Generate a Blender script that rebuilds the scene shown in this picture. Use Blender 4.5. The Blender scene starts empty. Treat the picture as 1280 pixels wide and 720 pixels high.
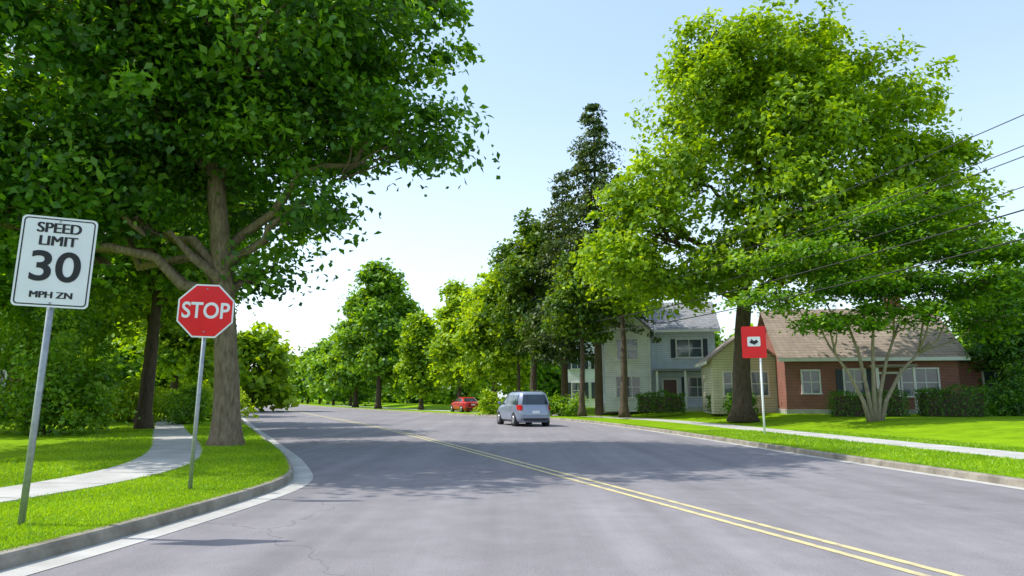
import bpy, math, random
import numpy as np
from mathutils import Vector
scene=bpy.context.scene
R=math.radians
random.seed(3)

# ---------------------------------------------------------------- camera
cam=bpy.data.cameras.new("camera"); co=bpy.data.objects.new("camera",cam)
scene.collection.objects.link(co)
co.location=(0,0,1.4); co.rotation_euler=(R(90+9.2),0,0)
cam.lens=24; cam.sensor_width=36; cam.clip_end=6000; cam.clip_start=.05
scene.camera=co

# ---------------------------------------------------------------- light
EL=53; sx,sy=-.99,.13
w=bpy.data.worlds.new("World"); scene.world=w; w.use_nodes=True
nt=w.node_tree; nt.nodes.clear()
out=nt.nodes.new("ShaderNodeOutputWorld"); bg=nt.nodes.new("ShaderNodeBackground")
sky=nt.nodes.new("ShaderNodeTexSky"); sky.sky_type='NISHITA'; sky.sun_disc=False
sky.sun_elevation=R(EL); sky.sun_rotation=math.atan2(sx,sy)
sky.air_density=1.0; sky.dust_density=2.0; sky.ozone_density=1.0; sky.altitude=0
# summer haze, thicker towards the horizon
tc=nt.nodes.new("ShaderNodeTexCoord"); sp=nt.nodes.new("ShaderNodeSeparateXYZ"); mr=nt.nodes.new("ShaderNodeMapRange")
mr.inputs[1].default_value=0; mr.inputs[2].default_value=.6; mr.interpolation_type='SMOOTHERSTEP'
hz=nt.nodes.new("ShaderNodeMix"); hz.data_type='RGBA'
hz.inputs[6].default_value=(4.1,4.7,4.9,1); hz.inputs[7].default_value=(2.15,3.0,3.95,1)
haze=nt.nodes.new("ShaderNodeVectorMath"); haze.operation='ADD'
bg.inputs[1].default_value=.15
nt.links.new(tc.outputs["Generated"],sp.inputs[0]); nt.links.new(sp.outputs[2],mr.inputs[0]); nt.links.new(mr.outputs[0],hz.inputs[0])
nt.links.new(sky.outputs[0],haze.inputs[0]); nt.links.new(hz.outputs[2],haze.inputs[1])
nt.links.new(haze.outputs[0],bg.inputs[0]); nt.links.new(bg.outputs[0],out.inputs[0])
sl=bpy.data.lights.new("sun",'SUN'); sl.energy=5; sl.angle=R(.5); sl.color=(1,.965,.88)
so=bpy.data.objects.new("sun",sl); scene.collection.objects.link(so)
h=math.hypot(sx,sy); d=Vector((-sx/h*math.cos(R(EL)),-sy/h*math.cos(R(EL)),-math.sin(R(EL))))
so.rotation_euler=d.to_track_quat('-Z','Y').to_euler(); so.location=(-20,-10,40)
scene.view_settings.view_transform='Standard'; scene.view_settings.look='None'; scene.view_settings.exposure=0

# ---------------------------------------------------------------- materials
def mat(name,col,rough=.7,metal=0,spec=.4,col2=None,nscale=5,ndet=6,bump=0,bscale=None,ramp=(.35,.65),coord='Object',stretch=None):
    m=bpy.data.materials.new(name); m.use_nodes=True; t=m.node_tree; p=t.nodes["Principled BSDF"]
    p.inputs["Base Color"].default_value=(*col,1); p.inputs["Roughness"].default_value=rough
    p.inputs["Metallic"].default_value=metal; p.inputs["Specular IOR Level"].default_value=spec
    if col2 or bump:
        tc=t.nodes.new("ShaderNodeTexCoord"); v=tc.outputs[coord]
        if stretch:
            mp=t.nodes.new("ShaderNodeMapping"); mp.inputs["Scale"].default_value=stretch
            t.links.new(v,mp.inputs[0]); v=mp.outputs[0]
    if col2:
        n=t.nodes.new("ShaderNodeTexNoise"); n.inputs["Scale"].default_value=nscale; n.inputs["Detail"].default_value=ndet
        n.inputs["Roughness"].default_value=.65
        t.links.new(v,n.inputs["Vector"])
        r=t.nodes.new("ShaderNodeValToRGB"); r.color_ramp.elements[0].position=ramp[0]; r.color_ramp.elements[1].position=ramp[1]
        r.color_ramp.elements[0].color=(*col,1); r.color_ramp.elements[1].color=(*col2,1)
        t.links.new(n.outputs[0],r.inputs[0]); t.links.new(r.outputs[0],p.inputs["Base Color"])
    if bump:
        n2=t.nodes.new("ShaderNodeTexNoise"); n2.inputs["Scale"].default_value=bscale or nscale*4; n2.inputs["Detail"].default_value=5
        t.links.new(v,n2.inputs["Vector"])
        b=t.nodes.new("ShaderNodeBump"); b.inputs["Strength"].default_value=bump; b.inputs["Distance"].default_value=.02
        t.links.new(n2.outputs[0],b.inputs["Height"]); t.links.new(b.outputs[0],p.inputs["Normal"])
    return m

def leafmat(name,dark,mid,light,trans=.38,gloss=.05):
    m=bpy.data.materials.new(name); m.use_nodes=True; t=m.node_tree; t.nodes.remove(t.nodes["Principled BSDF"])
    p=t.nodes.new("ShaderNodeBsdfDiffuse")
    a=t.nodes.new("ShaderNodeAttribute"); a.attribute_name="v"
    r=t.nodes.new("ShaderNodeValToRGB"); e=r.color_ramp.elements
    e[0].position=.1; e[0].color=(*dark,1); e[1].position=.95; e[1].color=(*light,1)
    k=e.new(.5); k.color=(*mid,1)
    t.links.new(a.outputs["Fac"],r.inputs[0]); t.links.new(r.outputs[0],p.inputs[0])
    tr=t.nodes.new("ShaderNodeBsdfTranslucent")
    mx=t.nodes.new("ShaderNodeMix"); mx.data_type='RGBA'; mx.blend_type='MULTIPLY'; mx.inputs[0].default_value=1
    t.links.new(r.outputs[0],mx.inputs[6]); mx.inputs[7].default_value=(1.9,1.6,.4,1)
    t.links.new(mx.outputs[2],tr.inputs[0])
    ms=t.nodes.new("ShaderNodeMixShader"); ms.inputs[0].default_value=trans
    g=t.nodes.new("ShaderNodeBsdfGlossy"); g.inputs["Roughness"].default_value=.5; g.inputs["Color"].default_value=(.8,.85,.8,1)
    mg=t.nodes.new("ShaderNodeMixShader"); mg.inputs[0].default_value=gloss
    o=t.nodes["Material Output"]
    t.links.new(p.outputs[0],ms.inputs[1]); t.links.new(tr.outputs[0],ms.inputs[2])
    t.links.new(ms.outputs[0],mg.inputs[1]); t.links.new(g.outputs[0],mg.inputs[2]); t.links.new(mg.outputs[0],o.inputs[0])
    return m

L_dark=leafmat("leaf_dark",(.022,.085,.006),(.068,.20,.008),(.19,.38,.012),.46,.04)
L_mid=leafmat("leaf_mid",(.045,.13,.006),(.13,.29,.009),(.28,.46,.014),.42,.04)
L_bright=leafmat("leaf_bright",(.09,.19,.006),(.23,.39,.009),(.41,.56,.018),.42,.03)
L_pine=leafmat("leaf_spruce",(.018,.045,.010),(.045,.09,.016),(.12,.17,.022),.2,.03)
L_olive=leafmat("leaf_olive",(.03,.08,.008),(.09,.19,.012),(.23,.34,.020),.36,.03)
G_blade=leafmat("grass_blade",(.13,.26,.004),(.23,.40,.006),(.36,.55,.010),.4,.03)
BARK=mat("bark",(.12,.085,.05),.9,col2=(.26,.2,.13),nscale=6,bump=.9,bscale=9,stretch=(2.2,2.2,.5))
BARKD=mat("bark_dark",(.05,.035,.025),.9,col2=(.12,.085,.055),nscale=6,bump=.8,bscale=9,stretch=(2,2,.5))
BARKP=mat("bark_pale",(.2,.16,.12),.85,col2=(.36,.3,.23),nscale=7,bump=.4,stretch=(2,2,.6))
CONC=mat("concrete",(.36,.35,.325),.85,col2=(.50,.485,.46),nscale=1.2,bump=.25,bscale=40)
KERB=mat("kerb_stone",(.17,.15,.12),.85,col2=(.32,.29,.24),nscale=2.5,bump=.4,bscale=30)
STEEL=mat("galvanised_steel",(.26,.28,.29),.42,metal=.55,col2=(.36,.38,.39),nscale=12)
WHITE=mat("sign_white",(.78,.79,.82),.35,col2=(.72,.73,.77),nscale=3)
BLACK=mat("sign_black",(.012,.012,.014),.45)
RED=mat("sign_red",(.78,.008,.012),.32,col2=(.70,.006,.010),nscale=3)
YEL=mat("road_paint_yellow",(.62,.52,.25),.7,col2=(.33,.30,.23),nscale=5,ndet=9,ramp=(.46,.68))
TRIM=mat("white_trim",(.76,.76,.75),.5,col2=(.70,.70,.69),nscale=2)
GLASS=mat("window_glass",(.03,.045,.06),.06,spec=1.0,col2=(.10,.13,.16),nscale=.8)
RUB=mat("tyre_rubber",(.02,.02,.02),.85)
RIM=mat("alloy_rim",(.5,.5,.52),.3,metal=.8)

def asphalt():
    m=bpy.data.materials.new("asphalt"); m.use_nodes=True; t=m.node_tree; p=t.nodes["Principled BSDF"]; L=t.links.new
    tc=t.nodes.new("ShaderNodeTexCoord")
    def noise(s,det=4,vec=None,ro=.6):
        n=t.nodes.new("ShaderNodeTexNoise"); n.inputs["Scale"].default_value=s; n.inputs["Detail"].default_value=det; n.inputs["Roughness"].default_value=ro
        L(vec or tc.outputs["Object"],n.inputs["Vector"]); return n.outputs[0]
    def mapr(v,a,b,c,d_):
        n=t.nodes.new("ShaderNodeMapRange"); n.inputs[1].default_value=a;n.inputs[2].default_value=b;n.inputs[3].default_value=c;n.inputs[4].default_value=d_
        L(v,n.inputs[0]); return n.outputs[0]
    def mul(a,b):
        n=t.nodes.new("ShaderNodeMath"); n.operation='MULTIPLY'; L(a,n.inputs[0]); L(b,n.inputs[1]); return n.outputs[0]
    mp=t.nodes.new("ShaderNodeMapping"); mp.inputs["Rotation"].default_value=(0,0,R(-18.5)); mp.inputs["Scale"].default_value=(1.3,.05,1)
    L(tc.outputs["Object"],mp.inputs[0])
    big=mapr(noise(.16,5),.3,.7,.86,1.12)
    streak=mapr(noise(1.0,4,mp.outputs[0]),.3,.7,.84,1.13)
    fine=mapr(noise(60,3,None,.8),.25,.75,.68,1.32)
    med=mapr(noise(2.2,6),.3,.7,.91,1.09)
    vo=t.nodes.new("ShaderNodeTexVoronoi"); vo.feature='DISTANCE_TO_EDGE'; vo.inputs["Scale"].default_value=.15
    wv=t.nodes.new("ShaderNodeVectorMath"); wv.operation='ADD'
    nz=t.nodes.new("ShaderNodeTexNoise"); nz.inputs["Scale"].default_value=.9; nz.inputs["Detail"].default_value=6; L(tc.outputs["Object"],nz.inputs["Vector"])
    sc=t.nodes.new("ShaderNodeVectorMath"); sc.operation='SCALE'; sc.inputs["Scale"].default_value=1.6; L(nz.outputs["Color"],sc.inputs[0])
    L(tc.outputs["Object"],wv.inputs[0]); L(sc.outputs[0],wv.inputs[1]); L(wv.outputs[0],vo.inputs["Vector"])
    crack=mapr(vo.outputs["Distance"],.0,.003,.72,1.0)
    v=mul(mul(mul(big,streak),mul(fine,med)),crack)
    mx=t.nodes.new("ShaderNodeMix"); mx.data_type='RGBA'; mx.blend_type='MULTIPLY'; mx.inputs[0].default_value=1
    mx.inputs[6].default_value=(.232,.217,.230,1)
    cc=t.nodes.new("ShaderNodeCombineColor"); 
    for i in range(3): L(v,cc.inputs[i])
    L(cc.outputs[0],mx.inputs[7]); L(mx.outputs[2],p.inputs["Base Color"])
    p.inputs["Roughness"].default_value=.9; p.inputs["Specular IOR Level"].default_value=.12
    b=t.nodes.new("ShaderNodeBump"); b.inputs["Strength"].default_value=.35; b.inputs["Distance"].default_value=.01
    L(noise(90,3),b.inputs["Height"]); L(b.outputs[0],p.inputs["Normal"])
    return m
ASPH=asphalt()
LAWN=mat("lawn_grass",(.12,.23,.003),.9,spec=.05,col2=(.24,.40,.006),nscale=1.1,ndet=10,bump=.8,bscale=45,ramp=(.3,.7))
FIELD=mat("field_grass",(.08,.18,.01),.9,spec=.1,col2=(.14,.28,.02),nscale=.3,ndet=8)

def wallmat(name,kind,c1,c2,c3=None):
    m=bpy.data.materials.new(name); m.use_nodes=True; t=m.node_tree; p=t.nodes["Principled BSDF"]; L=t.links.new
    tc=t.nodes.new("ShaderNodeTexCoord"); sp=t.nodes.new("ShaderNodeSeparateXYZ"); L(tc.outputs["Object"],sp.inputs[0])
    ad=t.nodes.new("ShaderNodeMath"); ad.operation='ADD'; L(sp.outputs[0],ad.inputs[0]); L(sp.outputs[1],ad.inputs[1])
    cb=t.nodes.new("ShaderNodeCombineXYZ"); L(ad.outputs[0],cb.inputs[0]); L(sp.outputs[2],cb.inputs[1])
    br=t.nodes.new("ShaderNodeTexBrick"); L(cb.outputs[0],br.inputs["Vector"]); br.inputs["Scale"].default_value=1
    br.inputs["Color1"].default_value=(*c1,1); br.inputs["Color2"].default_value=(*c2,1); br.inputs["Mortar"].default_value=(*(c3 or [x*.5 for x in c1]),1)
    if kind=='brick':
        br.inputs["Brick Width"].default_value=.24; br.inputs["Row Height"].default_value=.085; br.inputs["Mortar Size"].default_value=.012
    elif kind=='siding':
        br.inputs["Brick Width"].default_value=4; br.inputs["Row Height"].default_value=.16; br.inputs["Mortar Size"].default_value=.014
    else:
        br.inputs["Brick Width"].default_value=.35; br.inputs["Row Height"].default_value=.17; br.inputs["Mortar Size"].default_value=.012
    n=t.nodes.new("ShaderNodeTexNoise"); n.inputs["Scale"].default_value=1.3; n.inputs["Detail"].default_value=6; L(tc.outputs["Object"],n.inputs["Vector"])
    mr=t.nodes.new("ShaderNodeMapRange"); mr.inputs[3].default_value=.75; mr.inputs[4].default_value=1.25; L(n.outputs[0],mr.inputs[0])
    vm=t.nodes.new("ShaderNodeVectorMath"); vm.operation='SCALE'; L(br.outputs[0],vm.inputs[0]); L(mr.outputs[0],vm.inputs["Scale"])
    L(vm.outputs[0],p.inputs["Base Color"]); p.inputs["Roughness"].default_value=.85
    b=t.nodes.new("ShaderNodeBump"); b.invert=True; b.inputs["Strength"].default_value=.6; b.inputs["Distance"].default_value=.02
    L(br.outputs["Fac"],b.inputs["Height"]); L(b.outputs[0],p.inputs["Normal"])
    return m
BRICK=wallmat("red_brick",'brick',(.32,.085,.05),(.24,.062,.042),(.28,.22,.19))
SIDB=wallmat("blue_grey_siding",'siding',(.60,.66,.76),(.63,.69,.78),(.38,.42,.5))
SIDW=wallmat("white_siding",'siding',(.74,.76,.80),(.77,.78,.81),(.5,.5,.53))
SIDC=wallmat("cream_siding",'siding',(.66,.61,.48),(.68,.63,.50))
ROOFT=wallmat("brown_shingles",'roof',(.29,.225,.18),(.36,.285,.23),(.18,.14,.12))
ROOFG=wallmat("grey_shingles",'roof',(.22,.22,.23),(.28,.28,.29),(.15,.15,.15))

# ---------------------------------------------------------------- helpers
def link(o,parent=None):
    scene.collection.objects.link(o)
    if parent: o.parent=parent
    return o
def empty(name,loc=(0,0,0),rz=0,ry=0):
    o=bpy.data.objects.new(name,None); o.location=loc; o.rotation_euler=(0,ry,rz); return link(o)
def mesh(name,v,f,m,parent=None,smooth=False,loc=None):
    me=bpy.data.meshes.new(name); me.from_pydata([tuple(map(float,a)) for a in v],[],f); me.materials.append(m)
    if smooth: me.polygons.foreach_set("use_smooth",[True]*len(me.polygons))
    me.update(); o=bpy.data.objects.new(name,me)
    if loc: o.location=loc
    return link(o,parent)
def npmesh(name,V,F,m,parent=None,attr=None,smooth=False):
    k=F.shape[1]; me=bpy.data.meshes.new(name)
    me.vertices.add(len(V)); me.vertices.foreach_set("co",V.astype(np.float32).ravel())
    me.loops.add(F.size); me.loops.foreach_set("vertex_index",F.astype(np.int32).ravel())
    me.polygons.add(len(F)); me.polygons.foreach_set("loop_start",np.arange(0,F.size,k,dtype=np.int32))
    try: me.polygons.foreach_set("loop_total",np.full(len(F),k,dtype=np.int32))
    except Exception: pass
    if attr is not None:
        a=me.attributes.new("v",'FLOAT','POINT'); a.data.foreach_set("value",attr.astype(np.float32))
    me.materials.append(m); me.update(calc_edges=True)
    return link(bpy.data.objects.new(name,me),parent)
def box(name,m,c,s,parent=None,bev=0):
    x,y,z=c; a,b,e=s[0]/2,s[1]/2,s[2]/2
    v=[(x+i*a,y+j*b,z+k*e) for i in(-1,1) for j in(-1,1) for k in(-1,1)]
    f=[(0,1,3,2),(4,6,7,5),(0,4,5,1),(2,3,7,6),(0,2,6,4),(1,5,7,3)]
    o=mesh(name,v,f,m,parent)
    if bev:
        md=o.modifiers.new("b",'BEVEL'); md.width=bev; md.segments=2
    return o
def tube_data(path,rad,seg=8,V=None,F=None):
    V=[] if V is None else V; F=[] if F is None else F
    base=len(V); P=[Vector(p) for p in path]; n=len(P)
    for i,p in enumerate(P):
        t=(P[min(i+1,n-1)]-P[max(i-1,0)]).normalized()
        a=Vector((1,0,0)) if abs(t.x)<.8 else Vector((0,1,0))
        u=t.cross(a).normalized(); w_=t.cross(u).normalized()
        for k in range(seg):
            an=2*math.pi*k/seg; V.append(tuple(p+(u*math.cos(an)+w_*math.sin(an))*rad[i]))
    for i in range(n-1):
        for k in range(seg):
            k2=(k+1)%seg; F.append((base+i*seg+k,base+i*seg+k2,base+(i+1)*seg+k2,base+(i+1)*seg+k))
    F.append(tuple(base+(n-1)*seg+k for k in range(seg))); F.append(tuple(base+k for k in range(seg))[::-1])
    return V,F
def tube(name,path,rad,m,parent=None,seg=12):
    V,F=tube_data(path,rad if hasattr(rad,'__len__') else [rad]*len(path),seg)
    return mesh(name,V,F,m,parent,True)

# ---------------------------------------------------------------- road layout (functions of y)
LP=[(-60,-5.6),(-10,-5.2),(2,-4.75),(4.5,-4.42),(5.9,-4.22),(6.65,-4.03),(7.84,-3.89),(9.63,-3.7),(11.2,-3.62),(12.1,-3.72),(13.1,-4.05),(16.2,-5.2),(21.8,-7.6),(35.5,-13.5),(66.4,-26.5),(290,-117),(900,-364)]
RP=[(-60,14),(-5,10),(11.2,8.1),(17.7,7.35),(25,6.8),(32.4,5.9),(40,4.7),(47,3.0),(53,-.6),(62,-6),(80,-15),(112,-30),(290,-102),(900,-349)]
CP=[(-60,26),(6.3,3.24),(10.3,1.87),(15.8,0),(29.6,-4.75),(43,-10),(58,-16.3),(112,-38),(290,-109.5),(900,-356)]
yd=np.arange(-60,900,.25)
def curve(P,k):
    a=np.array([(p[0],p[1]) for p in P],float); x=np.interp(yd,a[:,0],a[:,1])
    ker=np.ones(k)/k
    for _ in range(2):
        xp=np.pad(x,(k//2,k//2),mode='reflect',reflect_type='odd'); x=np.convolve(xp,ker,'valid')
    return x
XL=curve(LP,7); XR=curve(RP,25); XC=curve(CP,25)
fl=lambda y:np.interp(y,yd,XL); fr=lambda y:np.interp(y,yd,XR); fc=lambda y:np.interp(y,yd,XC)
st=np.concatenate([np.arange(-50,4,1.),np.arange(4,60,.25),np.arange(60,150,2.),np.arange(150,880,15.)])
def ribbon(name,ys,f,offs,m,side=1,par=None):
    ys=np.asarray(ys); x=f(ys); e=.05; dx=(f(ys+e)-f(ys-e))/(2*e); n=np.sqrt(1+dx*dx)
    nx,ny=side/n,-side*dx/n
    V=[];F=[];k=len(offs)
    for i in range(len(ys)):
        for (o,z) in offs: V.append((x[i]+nx[i]*o,ys[i]+ny[i]*o,z))
    for i in range(len(ys)-1):
        for j in range(k-1):
            a=i*k+j; q=(a,a+1,a+k+1,a+k); F.append(q if side>0 else q[::-1])
    return mesh(name,V,F,m,par)
mesh("ground",[(-3000,-3000,-.04),(3000,-3000,-.04),(3000,3000,-.04),(-3000,3000,-.04)],[(0,1,2,3)],FIELD)
V=[];F=[]
for y in st: V+= [(fl(y)-.3,y,0),(fr(y)+.3,y,0)]
for i in range(len(st)-1): F.append((2*i,2*i+1,2*i+3,2*i+2))
mesh("road",V,F,ASPH)
def hgt(w,f0,rise,f1):
    t=min(max((w-f0)/(f1-f0),0),1); t=t*t*(3-2*t); return .115+rise*t
hL=lambda w:hgt(w,6,.30,20); hR=lambda w:hgt(w,6,.42,12)
def lawn(name,f,s,hf):
    ws=[.08,.4,1,2,3,4,5,6,7,8,9,10,11,12,14,16,19,22,30,60,160]
    V=[];F=[];k=len(ws)
    for y in st:
        for w_ in ws:
            wz=hf(w_)+(0.03*math.sin(y*.5+w_)*math.sin(w_*.7) if w_>7 else 0)
            V.append((f(y)+s*w_,y,wz))
    for i in range(len(st)-1):
        for j in range(k-1):
            a=i*k+j; q=(a,a+1,a+k+1,a+k); F.append(q if s>0 else q[::-1])
    return mesh(name,V,F,LAWN,None,True)
lawn("lawn",fl,-1,hL); lawn("lawn",fr,1,hR)
ko=[(0,-.02),(.012,.105),(.03,.128),(.15,.13),(.155,.05)]
ribbon("kerb",st,fl,ko,KERB,-1); ribbon("kerb",st,fr,ko,KERB,1)
ribbon("gutter",st,fl,[(-.02,.005),(.34,.005)],CONC,1); ribbon("gutter",st,fr,[(-.02,.005),(.22,.005)],CONC,-1)
dl=empty("road_markings")
ys=[y for y in st if -20<y<300]
ribbon("yellow_line_1",ys,fc,[(.08,.0045),(.17,.0045)],YEL,1,dl); ribbon("yellow_line_2",ys,fc,[(.08,.0045),(.17,.0045)],YEL,-1,dl)
def sidewalk(name,pts,wid,z):
    a=np.array(pts,float); seg=np.hypot(*np.diff(a,axis=0).T); s=np.concatenate([[0],np.cumsum(seg)])
    ss=np.arange(0,s[-1],.25); x=np.interp(ss,s,a[:,0]); y=np.interp(ss,s,a[:,1])
    k=9; ker=np.ones(k)/k
    for _ in range(3):
        x=np.convolve(np.pad(x,(4,4),mode='reflect',reflect_type='odd'),ker,'valid'); y=np.convolve(np.pad(y,(4,4),mode='reflect',reflect_type='odd'),ker,'valid')
    tx=np.gradient(x); ty=np.gradient(y); n=np.hypot(tx,ty); tx/=n; ty/=n
    V=[];F=[]; slab=6
    for i0 in range(0,len(ss)-slab,slab):
        b=len(V); g=.012
        for i in range(i0,i0+slab+1):
            o=g if i==i0 else (-g if i==i0+slab else 0)
            for sd,zz in((-1,z-.06),(-1,z),(1,z),(1,z-.06)):
                V.append((x[i]+tx[i]*o-ty[i]*sd*wid/2,y[i]+ty[i]*o+tx[i]*sd*wid/2,zz))
        for i in range(slab):
            for j in range(3):
                a_=b+i*4+j; F.append((a_,a_+4,a_+5,a_+1)[::-1])
    mesh(name,V,F,CONC); return np.stack([x,y],1)
SW=[(-13,-6),(-8.8,2),(-7.5,6.5),(-6.85,9.2),(-6.55,11),(-6.75,13.2),(-7.7,16),(-9.6,20),(-13.4,27.3),(-21,42.5),(-31,66),(-60,138)]
swl=sidewalk("sidewalk",SW,1.25,.135)
yy=list(range(-10,150,6)); SWR=[(float(fr(y))+3.9+min(max((y-25)/20,0),.8),y) for y in yy]
swr=sidewalk("sidewalk",SWR,1.5,.135)

# ---------------------------------------------------------------- foliage
def leafgeo(C,N,leaf,rng,asp=.55):
    n=len(C)
    N=N/np.linalg.norm(N,axis=1,keepdims=True)
    A=rng.normal(size=(n,3)); U=np.cross(N,A); U/=np.linalg.norm(U,axis=1,keepdims=True)+1e-9; W=np.cross(N,U)
    L=(leaf*rng.uniform(.6,1.35,n))[:,None]
    fold=N*L*.12
    v0=C-U*L*.5; v2=C+U*L*.5; v1=C+W*L*asp*.5+fold-U*L*.08; v3=C-W*L*asp*.5+fold-U*L*.08
    V=np.stack([v0,v1,v2,v3],1).reshape(-1,3); F=np.arange(4*n).reshape(n,4)
    return V,F
def leaves(name,cen,outd,per,cs,leaf,m,parent,rng,flat=.6,up=.6,tone=0,asp=.6):
    n=len(cen); cs_=cs*rng.uniform(.5,1.4,n)
    g=rng.normal(size=(n,per,3))*.5; ln=np.linalg.norm(g,axis=2,keepdims=True); g=np.where(ln>1.3,g/ln*1.3,g)
    P=cen[:,None,:]+g*cs_[:,None,None]*np.array([1,1,flat])
    P[:,:,2]-=.25*cs_[:,None]*(g[:,:,0]**2+g[:,:,1]**2)
    Nn=outd[:,None,:]*.45+np.array([0,0,up])+rng.normal(size=(n,per,3))*.55
    cv=rng.normal(size=(n,1))*.17; v=np.clip(.45+tone+cv+rng.normal(size=(n,per))*.16+.10*g[:,:,2],0,1)  # random leaf tone, plus top light painted in: lighter towards each clump's top
    V,F=leafgeo(P.reshape(-1,3),Nn.reshape(-1,3),leaf,rng,asp)
    return npmesh(name,V,F,m,parent,np.repeat(v.ravel(),4))
def blobcenters(blobs,n,rng,inner=.5):
    B=np.array(blobs,float); wt=(B[:,3]*B[:,4]+B[:,3]*B[:,5]+B[:,4]*B[:,5]); wt/=wt.sum()
    idx=rng.choice(len(B),n,p=wt); dd=rng.normal(size=(n,3)); dd/=np.linalg.norm(dd,axis=1,keepdims=True)
    r=inner+(1.05-inner)*rng.uniform(0,1,n)**.7
    r*=1+.14*rng.normal(size=n)
    C=B[idx,:3]+dd*B[idx,3:6]*r[:,None]
    cen=(B[:,:3]*wt[:,None]).sum(0); od=C-cen; od/=np.linalg.norm(od,axis=1,keepdims=True)
    return C,dd*.6+od*.4,idx
def limb(V,F,a,b,r0,r1,rng,n=6,sag=.0,seg=7,wob=.06):
    a=np.array(a,float); b=np.array(b,float); L=np.linalg.norm(b-a); pts=[];rad=[]
    for i in range(n+1):
        t=i/n
        off=rng.normal(size=3)*L*wob*.6 if 0<i<n else np.zeros(3)
        p=a+(b-a)*t+off; p[2]+=sag*L*math.sin(t*math.pi)
        pts.append(p); rad.append(r0+(r1-r0)*t**.8)
    tube_data(pts,rad,seg,V,F)
def tree(name,base,trunk,tr,blobs,nclu,per,cs,leaf,lm,bm,seed,flat=.6,inner=.5,tone=0,limb_r=.16,twigs=260,up=.6):
    rng=np.random.default_rng(seed); root=empty(name,base)
    T=[np.array(p,float)-np.array(base) for p in trunk]
    V=[];F=[]
    rad=[tr[0]*1.75,tr[0]*1.5]+[tr[0]*1.05]+list(tr[1:])
    path=[T[0]-np.array([0,0,.3]),T[0],T[0]+np.array([0,0,.45])]+T[1:]
    P=np.array(path); s=np.concatenate([[0],np.cumsum(np.linalg.norm(np.diff(P,axis=0),axis=1))]); ss=np.linspace(0,s[-1],26)
    PP=np.stack([np.interp(ss,s,P[:,i]) for i in range(3)],1); RR=np.interp(ss,s,rad)
    PP[3:-1,:2]+=rng.normal(size=(len(PP)-4,2))*RR[3:-1,None]*.06
    tube_data(PP,RR,14,V,F)
    C,od,idx=blobcenters(blobs,nclu,rng,inner); C=C-np.array(base); B=np.array(blobs,float)[:,:3]-np.array(base)
    jn=[]
    for i,b in enumerate(B):
        hgt_=np.linalg.norm(b[:2]-PP[:,:2].mean(0)); zt=b[2]-.55*hgt_-.5
        cand=np.argmin(np.abs(PP[:,2]-max(zt,PP[len(PP)//3,2]))); a=PP[cand]
        r0=min(RR[cand]*.62,limb_r*1.5); limb(V,F,a,b,r0,.05,rng,7,.05,8)
        jn.append((a,b))
    for j in rng.choice(nclu,min(twigs,nclu),replace=False):
        a,b=jn[idx[j]]; t=rng.uniform(.55,1); limb(V,F,a+(b-a)*t,C[j],.045,.012,rng,3,.04,4,.08)
    mesh("trunk",V,F,bm,root,True)
    leaves("crown",C,od,per,cs,leaf,lm,root,rng,flat,up,tone)
    return root
def auto_blobs(x,y,z0,H,Rr,rng,n=13,taper=.35):
    bl=[(x,y,(z0+H)/2,Rr*.55,Rr*.55,(H-z0)*.36)]
    for i in range(n):
        t=(i+.5)/n; z=z0+(H-z0)*(.12+.78*t); rr=Rr*(math.sin(math.pi*min(.15+t*.8,1))**.6)*.62
        if t>.8: rr*=.5
        a=i*2.4+rng.uniform(-.5,.5); q=Rr*rng.uniform(.33,.5)*(1-taper*t)
        bl.append((x+rr*math.cos(a),y+rr*math.sin(a),z,q,q,q*rng.uniform(.6,.85)))
    return bl
def autotree(name,x,y,bz,H,Rr,z0,lm,bm,seed,nclu=420,per=60,cs=.9,leaf=.3,tr=.25,tone=0,flat=.6):
    rng=np.random.default_rng(seed+900)
    bl=auto_blobs(x,y,z0,H,Rr,rng)
    return tree(name,(x,y,bz),[(x,y,bz),(x+.1,y,bz+(H-bz)*.35),(x-.1,y+.1,H*.82)],[tr,tr*.75,tr*.15],bl,nclu,per,cs,leaf,lm,bm,seed,flat=flat,tone=tone,limb_r=tr*.5,twigs=80)

# -- big tree, left of the road
tree("maple_tree",(-7.87,19.2,.115),[(-7.87,19.2,.115),(-8.05,19.2,3),(-8.5,19.2,6.5),(-8.9,19.3,9.5),(-9.0,19.3,14)],[.36,.30,.27,.2,.06],
 [(-8.5,19.5,14,4.5,4.5,3),(-4.4,18.5,12.6,2.9,3,1.9),(-3.0,18.5,8.9,1.6,1.9,.7),(-6.2,19,9.4,2.4,2.6,1.4),(-5.7,18.6,6.9,1.2,1.6,.6),
  (-10,18.8,9.8,3.4,4,2.0),(-13,19,11,4.5,4.5,3.5),(-12.6,17.8,7.8,2.8,2.8,1.3),(-9.6,21.5,7.8,2.6,2.4,1.1),(-15.5,19,8,3.5,3.5,1.8),
  (-6.9,20,5.3,1.0,1.2,.6),(-11,15.5,12.5,4,3.5,2.5),(-6.5,16.5,11,2.6,2.4,1.4),(-14.5,20,6,2.4,2.4,.9),(-11.2,17.4,6.9,2.0,1.8,.9),(-14,17,6.2,2.3,2,1.0),(-6.2,21,12,3,3,2)],
 1250,92,.84,.24,L_dark,BARK,11,tone=.10,limb_r=.14,twigs=380)
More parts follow.
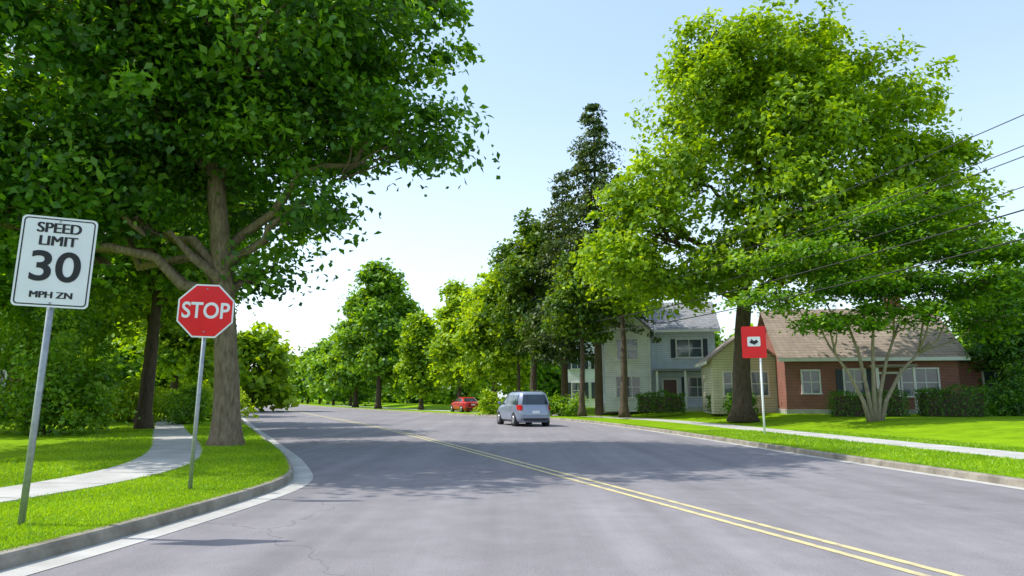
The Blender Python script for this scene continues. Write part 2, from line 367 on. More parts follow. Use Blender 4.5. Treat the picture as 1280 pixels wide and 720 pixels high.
# -- big tree, right
tree("oak_tree",(12.3,37,.5),[(12.3,37,.5),(12.4,37,4),(12.9,37,8),(13.8,37,13),(14.6,37,20)],[.5,.42,.36,.25,.06],
 [(14.6,37,20.6,4.6,4.5,2.6),(10.6,37,18,3.3,3.8,2.7),(20.2,37,17.8,3.8,4,2.9),(15.2,36,16,4.4,4.6,3.2),(9,37,14.2,2.5,3.5,1.9),(20.9,37,13.3,3.8,4,2.5),
  (15,35,11.3,4.4,4,2.4),(7.6,37,10.9,2.8,3,1.9),(5.7,36,8.8,2.1,2.6,1.3),(9,37,7.8,2.8,3,1.3),(22.5,37,11.2,3.6,4,1.7),(12,34.5,8.6,2.8,2.5,1.1),(17.5,36,8.8,3.6,3.5,1.3),
  (17.8,38,20.6,3,3,1.8),(11.5,36,21.2,1.9,2,1.3),(23.5,36.5,14.5,2,2,1.3),(6.2,36.5,12.5,1.4,1.5,.8)],
 1300,66,.95,.33,L_bright,BARKD,12,tone=.0,limb_r=.2,twigs=420,inner=.4)
# -- small spreading multi-stem tree
def dogwood():
    rng=np.random.default_rng(5); base=np.array([16,30.6,.5]); root=empty("dogwood_tree",tuple(base))
    bl=[(17,30.5,9.3,2.8,2.6,.9),(13.5,30,7.7,3.2,2.4,.6),(20,30,8,3.3,2.6,.8),(16.5,30,6.5,3.6,2.6,.6),(12.2,30,5.8,2.4,2,.5),(21.2,30,6.3,2.8,2.3,.6),(17.8,29.5,5.2,2.8,1.8,.45),(14.3,29.8,4.7,2,1.8,.35),(19,31,10.3,2.2,1.8,.7),(22.4,31,4.8,1.8,1.4,.5)]
    C,od,idx=blobcenters(bl,580,rng,.3); C-=base; B=np.array(bl)[:,:3]-base; V=[];F=[]
    stems=[]
    for i,(tx,ty,tz) in enumerate([(-2.0,-.3,3.3),(-.9,.2,4.6),(.3,-.2,5.2),(1.5,.2,4.2),(2.6,-.2,3.4)]):
        a=np.array([(i-2)*.12,0,-.2]); pts=[a,a+np.array([tx*.12,ty*.1,tz*.3]),np.array([tx*.5+rng.uniform(-.1,.1),ty*.5,tz*.62]),np.array([tx,ty,tz])]
        tube_data(pts,[.12,.09,.07,.045],8,V,F); stems.append(pts)
    for b in B:
        k=min(range(5),key=lambda q:abs(stems[q][3][0]-b[0])); p=stems[k][2]*.4+stems[k][3]*.6
        limb(V,F,p,b,.05,.02,rng,6,.05,6)
    for j in range(0,580,3):
        b=B[idx[j]]; limb(V,F,b*.9+stems[2][3]*.1,C[j],.025,.008,rng,3,.03,4,.08)
    mesh("trunk",V,F,BARKP,root,True)
    leaves("crown",C,od*.3,58,.75,.22,L_mid,root,rng,.38,1.0,-.06)
dogwood()
def spruce(x,y,bz,H,Rb,seed,z0):
    rng=np.random.default_rng(seed); root=empty("spruce_tree",(x,y,bz)); V=[];F=[]
    tube_data([(0,0,-.3),(0,0,H*.5),(0,0,H-.3)],[.32,.18,.03],10,V,F)
    C=[];O=[]
    z=z0
    while z<H-.2:
        f=1-z/H
        r=Rb*min(1,f*2.3)**.85*rng.uniform(.6,1.15); nb=int(7+4*f)
        for k in range(nb):
            a=rng.uniform(0,6.28); rl=r*rng.uniform(.4,1.2)+.2; e=np.array([math.cos(a)*rl,math.sin(a)*rl,z-rl*.25])
            limb(V,F,(0,0,z),e,.05,.012,rng,3,.03,4,.03)
            m_=max(1,int(rl/.65))
            for q in range(m_):
                t=(q+1)/m_; C.append([e[0]*t,e[1]*t,z-rl*.25*t*t]); O.append([math.cos(a),math.sin(a),0])
        z+=rng.uniform(.42,.7)
    mesh("trunk",V,F,BARKD,root,True)
    C=np.array(C); leaves("crown",C,np.array(O),24,.6,.36,L_pine,root,rng,.45,.3,.08,.42)
spruce(6.3,50,.5,23.5,3.6,4,6.5)
spruce(4.2,55,.5,19.5,3.2,8,4.5)
autotree("linden_tree",1.8,58,.4,18.4,3.9,3.4,L_olive,BARKD,21,440,46,.95,.42,.3)
autotree("linden_tree",4.8,47.5,.5,11.8,2.4,5.2,L_olive,BARKD,22,190,46,.85,.34,.2,tone=.05)
autotree("linden_tree",7.2,44.5,.5,13,2.6,6.8,L_bright,BARKD,23,210,46,.85,.34,.24)
autotree("ash_tree",-1.6,64,.3,15,3.8,1.5,L_bright,BARKD,24,360,44,.95,.46,.25,tone=.08)
autotree("ash_tree",-5.6,73,.3,14.6,3.6,1.2,L_bright,BARKD,25,320,44,.95,.5,.25,tone=.08)
autotree("ash_tree",-10.5,80,.3,12,3.0,.6,L_bright,BARKD,26,240,44,.95,.5,.25,tone=-.05)
autotree("ash_tree",-17.2,89,.3,20.2,5.8,1.2,L_mid,BARKD,27,440,44,1.2,.65,.35,tone=.05)
autotree("ash_tree",-23.5,104,.3,17,4.6,1.2,L_mid,BARKD,28,300,40,1.2,.7,.35,tone=.05)
autotree("maple_tree",-15.6,29.5,.3,14.5,4.8,5.6,L_mid,BARKD,31,360,48,.95,.34,.26)
autotree("maple_tree",-22,27,.4,13,5.2,4.4,L_mid,BARKD,32,360,48,.95,.34,.28)
autotree("maple_tree",-20.2,38,.4,15,5.2,5.2,L_bright,BARKD,33,340,46,1.05,.4,.3)
autotree("maple_tree",-28,38,.4,17,6.5,4.5,L_bright,BARKD,34,360,46,1.2,.46,.3)
autotree("maple_tree",-26.5,54,.4,12,3.8,2.5,L_bright,BARKD,35,260,42,1.1,.46,.3)
def mass(name,items,leaf,lm,seed,per=20,cs=1.5,dens=1.0,tone=.03):
    rng=np.random.default_rng(seed); Cs=[];Os=[]
    root=empty(name)
    for (x,y,z0,H,Rr) in items:
        bl=auto_blobs(x,y,z0,H,Rr,rng,9); n=int(dens*22*Rr*(H-z0)/ (cs*cs*2.2))
        C,od,_=blobcenters(bl,n,rng,.4); Cs.append(C); Os.append(od)
    leaves("foliage",np.concatenate(Cs),np.concatenate(Os),per,cs,leaf,lm,root,rng,.7,.5,tone)
    V=[];F=[]
    for (x,y,z0,H,Rr) in items: tube_data([(x,y,-.2),(x,y,H*.6)],[.3,.15],6,V,F)
    mesh("trunks",V,F,BARKD,root)
rg=np.random.default_rng(77)
it=[]
for Y in list(range(119,260,14))+list(range(262,620,28)):
    it.append((float(fr(Y))+4.5+rg.uniform(-1,1.0),Y,.8,rg.uniform(13,16.5),rg.uniform(4,5)))
mass("distant_trees",it,1.0,L_mid,41,tone=.05)
it=[]
for Y in list(range(66,260,13))+list(range(262,620,28)):
    it.append((float(fl(Y))-8-rg.uniform(0,3),Y,1.5,rg.uniform(10,12.5),rg.uniform(4.2,5)))
mass("distant_trees",it,.95,L_mid,42,tone=.05)
it=[]
for i in range(18): it.append((-98+i*4.1,70+rg.uniform(-6,10),.2,rg.uniform(8,13),rg.uniform(4,6)))
mass("distant_trees",it,.9,L_bright,43,dens=.8)
it=[]
for i in range(24): it.append((3+i*4.8,98-i*.9+rg.uniform(-5,6),.2,rg.uniform(8,12),rg.uniform(4,6)))
mass("distant_trees",it,.95,L_mid,44,dens=.8)
it=[]
for Y in range(92,200,6):
    it.append((float(fr(Y))+15+rg.uniform(-1,5),Y+6,.1,rg.uniform(6,9),rg.uniform(3.5,4.5)))
mass("distant_trees",it,.9,L_mid,45,dens=.9,tone=-.05)

def shrub(name,blobs,n,per,cs,leaf,lm,seed,tone=0):
    rng=np.random.default_rng(seed); b=blobs[0]; base=np.array([b[0],b[1],0.2]); root=empty(name,tuple(base))
    C,od,idx=blobcenters(blobs,n,rng,.55); C=C-base; C[:,2]=np.maximum(C[:,2],.05)
    V=[];F=[]
    for q in range(7): limb(V,F,(rng.uniform(-.15,.15),rng.uniform(-.15,.15),-.1),C[rng.integers(n)],.05,.012,rng,4,.02,5)
    mesh("stems",V,F,BARKD,root,True); leaves("foliage",C,od,per,cs,leaf,lm,root,rng,.75,.4,tone)
def hedge(name,a,b,wd,ht,z,lm,seed,leaf=.1,dens=260,tone=0):
    rng=np.random.default_rng(seed); a=np.array(a,float); b=np.array(b,float); L=np.linalg.norm(b-a); u=(b-a)/L
    cx,cy=(a+b)/2; root=empty(name,(cx,cy,z),math.atan2(u[1],u[0]))
    n=int((L*wd+2*L*ht+2*wd*ht)*dens)
    s=rng.uniform(-L/2,L/2,n); t=rng.uniform(-wd/2,wd/2,n); q=rng.uniform(0,ht,n); face=rng.choice(5,n,p=np.array([L*wd,L*ht,L*ht,wd*ht,wd*ht])/(L*wd+2*L*ht+2*wd*ht))
    N=np.zeros((n,3))
    for k,(ax,val,nn) in enumerate([(2,ht,(0,0,1)),(1,-wd/2,(0,-1,0)),(1,wd/2,(0,1,0)),(0,-L/2,(-1,0,0)),(0,L/2,(1,0,0))]):
        mk=face==k; N[mk]=nn
        if ax==2:q[mk]=val
        if ax==1:t[mk]=val
        if ax==0:s[mk]=val
    P=np.stack([s,t,q],1)+rng.normal(size=(n,3))*.07
    wob=.12*np.sin(s*2.3+seed)+.08*np.sin(s*5.1); P+=N*wob[:,None]
    v=np.clip(.42+tone+rng.normal(size=n)*.2,0,1)
    V,F=leafgeo(P,N+rng.normal(size=(n,3))*.6,leaf,rng,.6); npmesh("foliage",V,F,lm,root,np.repeat(v,4))
    box("branches",BARKD,(0,0,ht*.44),(L-.3,wd-.4,ht*.84),root)
shrub("shrub",[(-17.0,25.5,2.6,2.0,2.0,2.3),(-15.9,25,1.4,1.3,1.3,1.3),(-18.9,25.5,2.6,1.9,1.9,2.6),(-17.3,26,4.4,1.4,1.4,1.2)],230,80,.6,.17,L_mid,51,.15)
shrub("shrub",[(-22,39,1.3,2,1.6,1.2),(-20.3,39.5,.9,1.5,1.3,.9)],90,60,.5,.2,L_bright,52,.2)
shrub("shrub",[(-18.5,41,1.2,2,1.6,1.1),(-17.2,42,.9,1.4,1.3,.8)],90,60,.5,.2,L_bright,53,.2)
shrub("shrub",[(-16.4,35,1.0,.9,.9,.9)],50,50,.4,.16,L_mid,54)
hedge("hedge",(-40,44),(-22,48),1.3,1.4,.4,L_bright,55,.2,90,.1)
hedge("hedge",(16.3,35.2),(19.6,34.6),1.0,1.15,.5,L_dark,56,.11,230)
hedge("hedge",(20.6,35.0),(23.6,34.6),1.0,1.35,.5,L_dark,57,.11,230)
hedge("hedge",(8.6,47.5),(11.6,46.8),1.0,1.2,.5,L_dark,58,.14,160)
hedge("hedge",(12.6,44.5),(15.4,43.8),1.0,1.1,.5,L_dark,59,.14,160)
shrub("shrub",[(27,36,1.6,1.8,1.5,1.4),(29,36.5,2.2,2,1.6,1.9),(25.4,35.6,1,1,1,.8)],180,60,.5,.17,L_dark,60)
shrub("shrub",[(13.6,41,1.1,.8,.8,.9)],50,50,.35,.15,L_dark,61)
shrub("shrub",[(-1.8,57,1,1.0,1.0,.9)],50,45,.4,.2,L_bright,62,.15)
shrub("shrub",[(2.6,52,1,1.1,1.0,.8),(4.2,51,.9,1.0,1.0,.7)],80,45,.4,.2,L_mid,63,.1)
autotree("holly_tree",28.5,39.5,.5,9,3,1.2,L_dark,BARKD,64,260,50,.8,.25,.2)
autotree("holly_tree",33,44,.5,11,4,1.2,L_mid,BARKD,65,260,46,.9,.32,.2)

def grass():
    rng=np.random.default_rng(9); A=[]
    def patch(n,y0,y1,w0,w1,f,s,sw,hw):
        y=rng.uniform(y0,y1,n); wv=rng.uniform(w0,w1,n); x=f(y)+s*wv
        S=sw[(sw[:,1]>y0-3)&(sw[:,1]<y1+3)]; dmin=np.full(n,9.)
        for p in S: dmin=np.minimum(dmin,(x-p[0])**2+(y-p[1])**2)
        k=dmin>hw*hw; A.append(np.stack([x[k],y[k],np.full(k.sum(),.112)],1))
    patch(80000,4.5,12,.13,5.5,fl,-1,swl,.6); patch(50000,12,20,.13,6,fl,-1,swl,.6); patch(30000,20,34,.13,6,fl,-1,swl,.6)
    patch(12000,4.5,20,.10,.22,fl,-1,swl,.6)
    patch(40000,11,28,.13,6,fr,1,swr,.75); patch(5000,11,35,.1,.22,fr,1,swr,.7)
    P=np.concatenate(A); n=len(P); dist=np.hypot(P[:,0],P[:,1])
    hh=rng.uniform(.02,.05,n)*np.clip(dist/14,.9,1.6); wd=rng.uniform(.004,.008,n)*np.clip(dist/8,1,3.5)
    a=rng.uniform(0,6.28,n); dx=np.cos(a)*wd; dy=np.sin(a)*wd; ln=rng.normal(size=(n,2))*hh[:,None]*.5
    v0=P+np.stack([dx,dy,0*dx],1); v1=P-np.stack([dx,dy,0*dx],1); v2=P+np.stack([ln[:,0],ln[:,1],hh],1)
    V=np.stack([v0,v1,v2],1).reshape(-1,3); F=np.arange(3*n).reshape(n,3)
    v=np.clip(.45+rng.normal(size=n)*.2+.18*np.sin(P[:,0]*1.7+np.sin(P[:,1]))*np.sin(P[:,1]*1.3),0,1)
    npmesh("grass",V,F,G_blade,None,np.repeat(v,3))
grass()

# ---------------------------------------------------------------- signs
def text(body,size,loc,m,parent,off=.02,sxx=1.0,bold=0):
    cu=bpy.data.curves.new("t",'FONT'); cu.body=body; cu.size=size; cu.align_x='CENTER'; cu.align_y='CENTER'; cu.offset=off*size; cu.extrude=.0015
    o=bpy.data.objects.new("t",cu); scene.collection.objects.link(o)
    bpy.context.view_layer.update()
    me=bpy.data.meshes.new_from_object(o.evaluated_get(bpy.context.evaluated_depsgraph_get())); bpy.data.objects.remove(o)
    me.materials.clear(); me.materials.append(m)
    for i,dx in enumerate([0] if not bold else [-bold,0,bold]):
        q=bpy.data.objects.new("lettering_"+body.lower().replace(" ","_"),me); q.location=(loc[0]+dx,loc[1]-.0003*i,loc[2]); q.rotation_euler=(R(90),0,0); q.scale=(sxx,1,1)
        link(q,parent)
def prism(name,pts,y0,y1,m,parent):
    n=len(pts); V=[(x,y0,z) for x,z in pts]+[(x,y1,z) for x,z in pts]
    F=[tuple(range(n)),tuple(range(2*n-1,n-1,-1))]+[(i,i+n,(i+1)%n+n,(i+1)%n) for i in range(n)]
    return mesh(name,V,F,m,parent)
def rrect(w_,h_,r,n=6):
    P=[]
    for cx,cz,a0 in((w_/2-r,h_/2-r,0),(-w_/2+r,h_/2-r,90),(-w_/2+r,-h_/2+r,180),(w_/2-r,-h_/2+r,270)):
        for i in range(n+1):
            a=R(a0+90*i/n); P.append((cx+r*math.cos(a),cz+r*math.sin(a)))
    return P
def shift(P,z): return [(x,zz+z) for x,zz in P]
def bolt(z,y,parent): prism("bolt",[(.012*math.cos(R(60*i)),z+.012*math.sin(R(60*i))) for i in range(6)],y,y+.008,STEEL,parent)
s=empty("speed_limit_sign",(-5.05,7.30,.115),R(20),R(1.3))
tube("post",[(0,.05,-.3),(0,.05,1),(0,.05,3.2)],.034,STEEL,s,16)
zc=2.76; W_,H_=.72,1.0
prism("sign_panel",shift(rrect(W_,H_,.05),zc),0,.004,WHITE,s)
prism("panel_back",shift(rrect(W_-.01,H_-.01,.05),zc),.0045,.008,STEEL,s)
o_=shift(rrect(W_-.04,H_-.04,.04),zc); i_=shift(rrect(W_-.066,H_-.066,.03),zc)
n=len(o_); mesh("border",[(x,-.002,z) for x,z in o_]+[(x,-.002,z) for x,z in i_],[(i,(i+1)%n,(i+1)%n+n,i+n) for i in range(n)],BLACK,s)
text("SPEED",.16,(0,-.003,zc+.37),BLACK,s,0,.98,.006); text("LIMIT",.155,(0,-.003,zc+.225),BLACK,s,0,1.0,.006)
text("30",.46,(0,-.003,zc-.07),BLACK,s,.018,1.1); text("MPH ZN",.10,(0,-.003,zc-.37),BLACK,s,0,1.1,.005)
for z in(zc+.455,zc-.455): bolt(z,-.008,s)
s=empty("stop_sign",(-4.6,10.05,.115),R(8),R(1.2))
tube("post",[(0,.045,-.3),(0,.045,1),(0,.045,2.8)],.03,STEEL,s,16)
zc=2.57; oc=lambda r:[(r*math.cos(R(22.5+45*i)),zc+r*math.sin(R(22.5+45*i))) for i in range(8)]
prism("sign_plate",oc(.43),0,.004,WHITE,s); prism("plate_back",oc(.425),.0045,.008,STEEL,s); prism("red_face",oc(.405),-.003,-.0005,RED,s)
text("STOP",.33,(0,-.005,zc-.005),WHITE,s,.018,.86)
for z in(zc+.33,zc-.31): bolt(z,-.012,s)
s=empty("red_warning_sign",(9.0,25.4,.115),R(-14))
tube("post",[(.2,.05,-.3),(.2,.05,1),(.2,.05,3.95)],.038,WHITE,s,12)
zc=3.36
prism("sign_panel",shift(rrect(.86,1.18,.05),zc),0,.006,RED,s)
prism("white_patch",shift(rrect(.46,.36,.05),zc+.02),-.004,-.001,WHITE,s)
prism("black_symbol",[(-.16,zc-.02),(.02,zc-.1),(.16,zc+.0),(.1,zc+.09),(0,zc+.04),(-.08,zc+.12)],-.008,-.005,BLACK,s)

# ---------------------------------------------------------------- cars
def paint(name,c,me=.5):
    m=mat(name,c,.28,metal=me,spec=.6,col2=tuple(x*.92 for x in c),nscale=2); m.node_tree.nodes["Principled BSDF"].inputs["Coat Weight"].default_value=.6; return m
CG=mat("car_glass",(.02,.03,.045),.05,spec=.7,col2=(.04,.055,.08),nscale=1.5)
TL=mat("tail_light",(.45,.01,.01),.2); DK=mat("dark_trim",(.025,.025,.028),.6); HL=mat("head_light",(.7,.7,.7),.1)
def car(name,loc,rz,pm,lv,wins,rearw,frontw,wheels,wr=.33):
    s=empty(name,loc,rz); lv=np.array(lv); N=7.0
    def at(z): return [float(np.interp(z,lv[:,0],lv[:,i])) for i in(1,2,3)]
    V=[];F=[];K=56
    zs=[]
    for a,b in zip(lv[:-1,0],lv[1:,0]): zs+=list(np.linspace(a,b,3)[:-1])
    zs.append(lv[-1,0])
    for z in zs:
        yr,yf,hw=at(z); yc=(yr+yf)/2; hl=(yf-yr)/2
        for k in range(K):
            a=2*math.pi*k/K; c,s_=math.cos(a),math.sin(a)
            q=(abs(c)**N+abs(s_)**N)**(-1/N); x=hw*c*q; yy_=yc+hl*s_*q
            if yy_>yc: x*=1-.10*((yy_-yc)/hl)**4
            V.append((x,yy_,z))
    for i in range(len(zs)-1):
        for k in range(K): F.append((i*K+k,i*K+(k+1)%K,(i+1)*K+(k+1)%K,(i+1)*K+k))
    F.append(tuple((len(zs)-1)*K+k for k in range(K))); F.append(tuple(range(K))[::-1])
    mesh("body",V,F,pm,s,True)
    def xs(y,z):
        yr,yf,hw=at(z); yc=(yr+yf)/2; hl=(yf-yr)/2; t=min(abs((y-yc)/hl),.98)
        x=hw*(1-t**N)**(1/N)
        if y>yc: x*=1-.10*((y-yc)/hl)**4
        return x
    def yend(x,z,e):
        yr,yf,hw=at(z); yc=(yr+yf)/2; hl=(yf-yr)/2; t=min(abs(x/hw),.985); return yc+e*hl*(1-t**N)**(1/N)
    def side(nm,m,sd,y0b,y1b,y0t,y1t,z0,z1,off=.01):
        V=[];F=[];a,b=6,5
        for j in range(b+1):
            t=j/b; z=z0+(z1-z0)*t
            for i in range(a+1):
                u=i/a; y=(y0b+(y0t-y0b)*t)*(1-u)+(y1b+(y1t-y1b)*t)*u; V.append((sd*(xs(y,z)+off),y,z))
        for j in range(b):
            for i in range(a):
                q=j*(a+1)+i; f=(q,q+1,q+a+2,q+a+1); F.append(f if sd>0 else f[::-1])
        mesh(nm,V,F,m,s)
    def end(nm,m,e,x0b,x1b,x0t,x1t,z0,z1,off=.012):
        V=[];F=[];a,b=8,5
        for j in range(b+1):
            t=j/b; z=z0+(z1-z0)*t
            for i in range(a+1):
                u=i/a; x=(x0b+(x0t-x0b)*t)*(1-u)+(x1b+(x1t-x1b)*t)*u; V.append((x,yend(x,z,e)+e*off,z))
        for j in range(b):
            for i in range(a):
                q=j*(a+1)+i; f=(q,q+1,q+a+2,q+a+1); F.append(f if e<0 else f[::-1])
        mesh(nm,V,F,m,s)
    for sd in(-1,1):
        for k,wn in enumerate(wins): side("side_window_%d"%(k+1),CG,sd,*wn)
        zb=wins[0][4]
        for y in (wins[0][1]+.03,wins[1][1]+.03): side("door_seam",DK,sd,y,y+.012,y,y+.012,.38,zb-.02,.003)
        side("sill",DK,sd,-1.7,1.7,-1.7,1.7,.24,.31,.006)
        side("door_handle",DK,sd,wins[1][0]+.1,wins[1][0]+.26,wins[1][0]+.1,wins[1][0]+.26,zb-.14,zb-.11,.02)
        box("mirror",pm,(sd*(lv[4,3]+.1),wins[-1][1]-.1,zb+.08),(.16,.1,.13),s,.03)
        for wy in wheels:
            X=sd*(.90)
            pr=[(wy+(wr+.05)*math.cos(6.2832*i/24),wr+(wr+.05)*math.sin(6.2832*i/24)) for i in range(24)]
            mesh("wheel_arch",[(X+sd*.026,a,b) for a,b in pr]+[(X-sd*.2,a,b) for a,b in pr],[tuple(range(24))]+[(i,(i+1)%24,(i+1)%24+24,i+24) for i in range(24)],DK,s)
            tube("wheel",[(X-sd*.19,wy,wr),(X-sd*.02,wy,wr),(X+sd*.035,wy,wr)],[wr,wr,wr*.94],RUB,s,24)
            tube("rim",[(X,wy,wr),(X+sd*.045,wy,wr),(X+sd*.05,wy,wr)],[wr*.66,wr*.64,wr*.3],RIM,s,10)
    end("rear_window",CG,-1,*rearw); end("windscreen",CG,1,*frontw)
    hw=lv[3,3]; zb=rearw[4]
    for sd in(-1,1):
        a,b=sd*hw*.76,sd*hw*.955
        end("tail_light",TL,-1,min(a,b),max(a,b),min(a,b),max(a,b),zb-.28,zb-.02)
        end("head_light",HL,1,min(a,b)*.95,max(a,b)*.95,min(a,b)*.95,max(a,b)*.95,.6,.75)
    end("tailgate_seam",DK,-1,-hw*.72,hw*.72,-hw*.72,hw*.72,.545,.556,.006)
    end("rear_bumper_trim",DK,-1,-hw*.8,hw*.8,-hw*.8,hw*.8,.3,.42)
    end("licence_plate",WHITE,-1,-.2,.2,-.2,.2,.66,.8,.02); end("grille",DK,1,-.4,.4,-.4,.4,.42,.6)
    return s
VAN=[(.20,-2.2,2.2,.82),(.32,-2.36,2.36,.89),(.55,-2.40,2.40,.92),(.85,-2.36,2.34,.92),(1.0,-2.33,2.05,.905),(1.08,-2.31,1.6,.89),(1.35,-2.23,1.1,.83),(1.62,-2.10,.58,.75),(1.71,-2.0,.38,.69),(1.75,-1.85,.2,.58),(1.765,-1.5,-.1,.4)]
vw=[(-2.02,-1.15,-1.85,-1.15,1.1,1.58),(-1.08,-.12,-1.08,-.12,1.1,1.6),(-.04,1.1,-.04,.45,1.1,1.6)]
v=car("minivan",(.55,37.2,0),R(16),paint("slate_blue_paint",(.27,.32,.43),.3),VAN,vw,(-.70,.70,-.58,.58,1.1,1.6),(-.72,.72,-.55,.55,1.12,1.62),(-1.45,1.45))
for sd in(-1,1): tube("roof_rail",[(sd*.6,-1.7,1.74),(sd*.6,-1.6,1.79),(sd*.6,-.2,1.79),(sd*.6,-.1,1.74)],.018,DK,v,6)
tube("antenna",[(.3,-1.6,1.75),(.3,-1.75,2.0)],.006,DK,v,5)
SED=[(.18,-2.1,2.1,.80),(.3,-2.25,2.25,.87),(.5,-2.28,2.3,.9),(.8,-2.24,2.22,.9),(.93,-2.15,1.9,.88),(.99,-1.7,1.25,.84),(1.2,-1.3,.8,.76),(1.38,-.95,.35,.66),(1.43,-.8,.2,.55),(1.45,-.5,0,.4)]
sw_=[(-1.35,-.75,-.95,-.75,1.02,1.32),(-.7,.15,-.7,.1,1.02,1.34),(.22,.85,.18,.4,1.02,1.34)]
def sedan(x,y,z,rz,pm): car("sedan_car",(x,y,z),rz,pm,SED,sw_,(-.66,.66,-.52,.52,1.02,1.34),(-.66,.66,-.52,.52,1.02,1.34),(-1.35,1.4),.31)
PR=paint("red_paint",(.5,.02,.02),.1); PW=paint("white_paint",(.7,.7,.72),.0); PB=paint("blue_paint",(.03,.07,.2),.3)
sedan(-4.6,68,.1,R(24),PR)
def onroad(y,fo): return float(fc(y))+fo
sedan(onroad(120,-5.2),120,0,R(202),PW); sedan(onroad(165,5),165,0,R(22),PR)
sedan(onroad(200,4.5),200,0,R(22),PB); sedan(onroad(240,3),240,0,R(22),PR)

# ---------------------------------------------------------------- houses
def window(par,x,z,w_,h_,y=0,n=2,shutter=None,rot=0):
    g=empty("window") ; g.parent=par; g.location=(x,y,z); g.rotation_euler=(0,0,rot)
    t=.09
    box("glass",GLASS,(0,-.012,0),(w_-.02,.02,h_-.02),g)
    box("frame_top",TRIM,(0,-.04,h_/2+t/2),(w_+2*t,.09,t),g); box("frame_sill",TRIM,(0,-.06,-h_/2-t/2),(w_+2*t+.08,.13,t),g)
    for s_ in(-1,1): box("frame_side",TRIM,(s_*(w_/2+t/2),-.038,0),(t,.086,h_),g)
    for i in range(1,n): box("mullion",TRIM,(-w_/2+w_*i/n,-.034,0),(.05,.03,h_),g)
    box("rail",TRIM,(0,-.037,0),(w_,.03,.05),g)
    if shutter:
        for s_ in(-1,1): box("shutter",shutter,(s_*(w_/2+t+.19),-.03,0),(.34,.05,h_+.1),g)
def gable(par,w_,d_,z0,z1,m,axis='x',ox=0,oy=0,over=.35,wall=None):
    th=.16
    if axis=='x': a,b=w_/2+over,d_/2+over
    else: a,b=d_/2+over,w_/2+over
    sl=(z1-z0)/(b-over); ze=z0-sl*over
    sec=[(-b,ze),(0,z1),(b,ze),(b,ze+th),(0,z1+th),(-b,ze+th)]
    V=[]
    for s_ in(-a,a):
        for q,z in sec: V.append((ox+s_,oy+q,z+.01) if axis=='x' else (ox+q,oy+s_,z+.01))
    F=[(0,1,4,5)[::-1],(1,2,3,4)[::-1],(6,7,10,11),(7,8,9,10)]+[(0,1,7,6),(1,2,8,7),(2,3,9,8),(3,4,10,9),(4,5,11,10),(5,0,6,11)]
    mesh("roof",V,F,m,par)
    for s_ in(-1,1):
        if axis=='x': box("fascia",TRIM,(ox,oy+s_*(b+.03),ze+.04),(2*a,.05,.2),par)
        else: box("fascia",TRIM,(ox+s_*(b+.03),oy,ze+.04),(.05,2*a,.2),par)
    if wall:
        for s_ in(-1,1):
            hh=(d_ if axis=='x' else w_)/2-.002
            if axis=='x': tri=[(ox+s_*(w_/2-.01),oy-hh,z0-.003),(ox+s_*(w_/2-.01),oy+hh,z0-.003),(ox+s_*(w_/2-.01),oy,z1)]
            else: tri=[(ox-hh,oy+s_*(d_/2-.01),z0-.003),(ox+hh,oy+s_*(d_/2-.01),z0-.003),(ox,oy+s_*(d_/2-.01),z1)]
            mesh("gable_wall",tri,[(0,1,2)],wall,par)
def door(par,x,y,z0,m):
    box("door",m,(x,y-.03,z0+1.02),(.95,.06,2.04),par); box("door_frame",TRIM,(x,y-.035,z0+2.1),(1.2,.09,.12),par)
    for s_ in(-1,1): box("door_frame",TRIM,(x+s_*.54,y-.036,z0+1.02),(.12,.088,2.04),par)
DOOR=mat("door_paint",(.10,.03,.025),.4)
SHUT=mat("shutter_paint",(.04,.05,.07),.6)
hb=empty("brick_house",(20.6,39.5,.45),R(-8))
box("walls",BRICK,(0,3.5,1.75),(9.4,7,3.5),hb)
box("foundation",CONC,(0,3.5,.1),(9.5,7.1,.5),hb)
gable(hb,9.4,7,3.5,6.4,ROOFT,'x',0,3.5,.45,BRICK)
window(hb,2.6,1.85,1.9,1.5,0,3); window(hb,-.9,1.9,1.1,1.35,0,2,SHUT); window(hb,-3.3,1.9,.9,1.25,0,2)
door(hb,.9,0,.3,DOOR); box("step",CONC,(.9,-.5,.1),(1.6,1,.3),hb)
box("chimney",BRICK,(3.3,4.6,6.4),(.8,.6,2.2),hb)
box("porch_roof",ROOFT,(.9,-.6,2.75),(2.2,1.4,.14),hb)
for s_ in(-1,1): box("porch_post",TRIM,(.9+s_*.95,-1.15,1.42),(.12,.12,2.5),hb)
box("wing_walls",SIDC,(-6.6,4.8,1.7),(3.8,5.2,3.4),hb); gable(hb,3.8,5.2,3.4,4.9,ROOFT,'y',-6.6,4.8,.35,SIDC)
window(hb,-7.35,1.85,.95,1.4,2.2,2); window(hb,-5.7,1.85,.95,1.4,2.2,2)
box("wing_right_roof",ROOFT,(7.0,3.6,3.6),(4.4,6,.16),hb); box("wing_right_walls",BRICK,(6.95,3.7,1.7),(4.3,5.6,3.4),hb); window(hb,7,1.8,1.2,1.4,.9,2)
hs=empty("siding_house",(11.0,52,.45),R(-10))
box("walls",SIDB,(0,4,3.1),(8.6,8,6.2),hs); gable(hs,8.6,8,6.2,8.6,ROOFG,'x',0,4,.4,SIDB)
box("foundation",CONC,(0,4,.1),(8.7,8.1,.5),hs)
box("bay_walls",SIDW,(-2.2,-.6,3.0),(3.4,1.4,6.0),hs); gable(hs,3.4,1.8,6.0,7.6,ROOFG,'y',-2.2,-.45,.3,SIDW)
window(hs,-2.2,4.6,1.5,1.5,-1.3,2); window(hs,-2.2,1.8,1.7,1.5,-1.3,3)
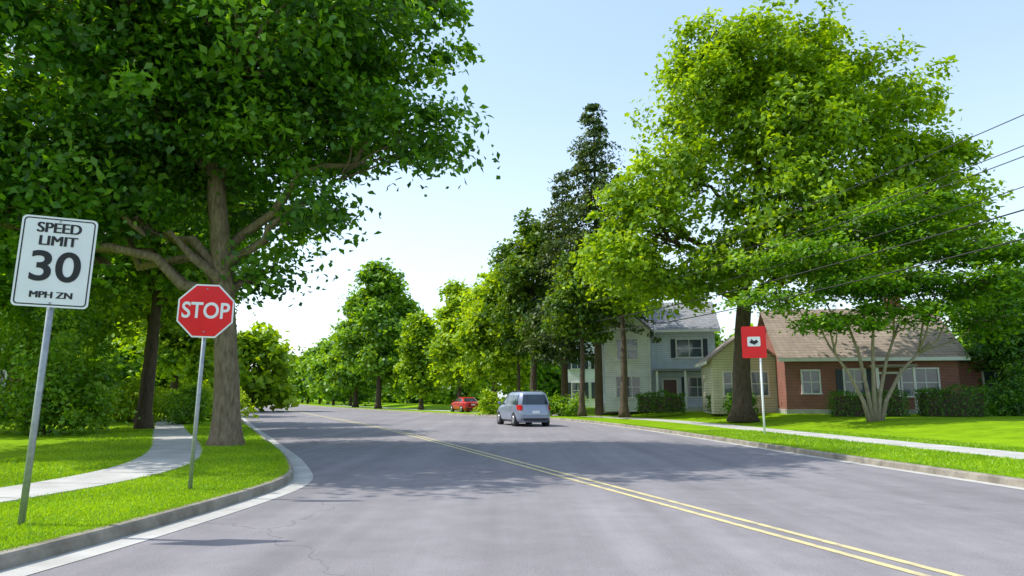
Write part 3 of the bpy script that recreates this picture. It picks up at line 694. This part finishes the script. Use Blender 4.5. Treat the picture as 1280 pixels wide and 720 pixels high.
window(hs,2.4,4.7,1.8,1.3,0,2,SHUT); window(hs,2.9,1.8,1.4,1.4,0,2,SHUT)
door(hs,.9,0,.3,DOOR); box("porch_roof",ROOFG,(1.9,-1,3.0),(4.4,2,.15),hs)
for q in(-.1,1.9,3.95): box("porch_post",TRIM,(q,-1.85,1.5),(.16,.16,2.86),hs)
box("porch_floor",CONC,(1.9,-1,.15),(4.4,2,.3),hs)
hw_=empty("white_house",(9.0,69,.4),R(-14))
box("walls",SIDW,(0,4,3.1),(8,8,6.2),hw_); gable(hw_,8,8,6.2,8.8,ROOFG,'y',0,4,.4,SIDW)
for x in(-2.4,0,2.4): window(hw_,x,4.7,1.2,1.4,0,2,SHUT); window(hw_,x,1.8,1.2,1.5,0,2,SHUT)
hl=empty("brick_house",(-30,35,.5),R(20))
box("walls",BRICK,(0,4,2.8),(9,8,5.6),hl); gable(hl,9,8,5.6,8,ROOFG,'x',0,4,.4,BRICK)
for x in(-3,0,3): window(hl,x,4.2,1.1,1.4,0,2); window(hl,x,1.6,1.1,1.4,0,2)

# ---------------------------------------------------------------- utility poles + wires
def upole(x,y,z):
    s=empty("utility_pole",(x,y,z)); tube("pole",[(0,0,-.5),(0,0,5),(0,0,9.6)],[.17,.14,.11],BARKD,s,12)
    for zz in(9.2,8.1):
        box("crossarm",BARKD,(0,-.16,zz),(2.0,.1,.12),s)
        for q in(-.85,.85): tube("insulator",[(q,-.16,zz+.06),(q,-.16,zz+.2)],.035,TRIM,s,8)
upole(18.6,4,.4); upole(.6,61,.3)
pl=empty("power_line"); WM=mat("cable",(.02,.02,.02),.6)
k=0
for (q,z,sag) in [(-.85,9.4,1.3),(.85,9.4,1.5),(-.85,8.3,1.3),(.85,8.3,1.6),(0,7.0,1.1),(.15,6.4,1.3)]:
    k+=1; P=[]
    for i in range(41):
        t=i/40; P.append((18.6+(.6-18.6)*t+q,3.84+57*t,z+.35-sag*4*t*(1-t)))
    tube("wire_%d"%k,P,.014 if z>7.5 else .022,WM,pl,5)
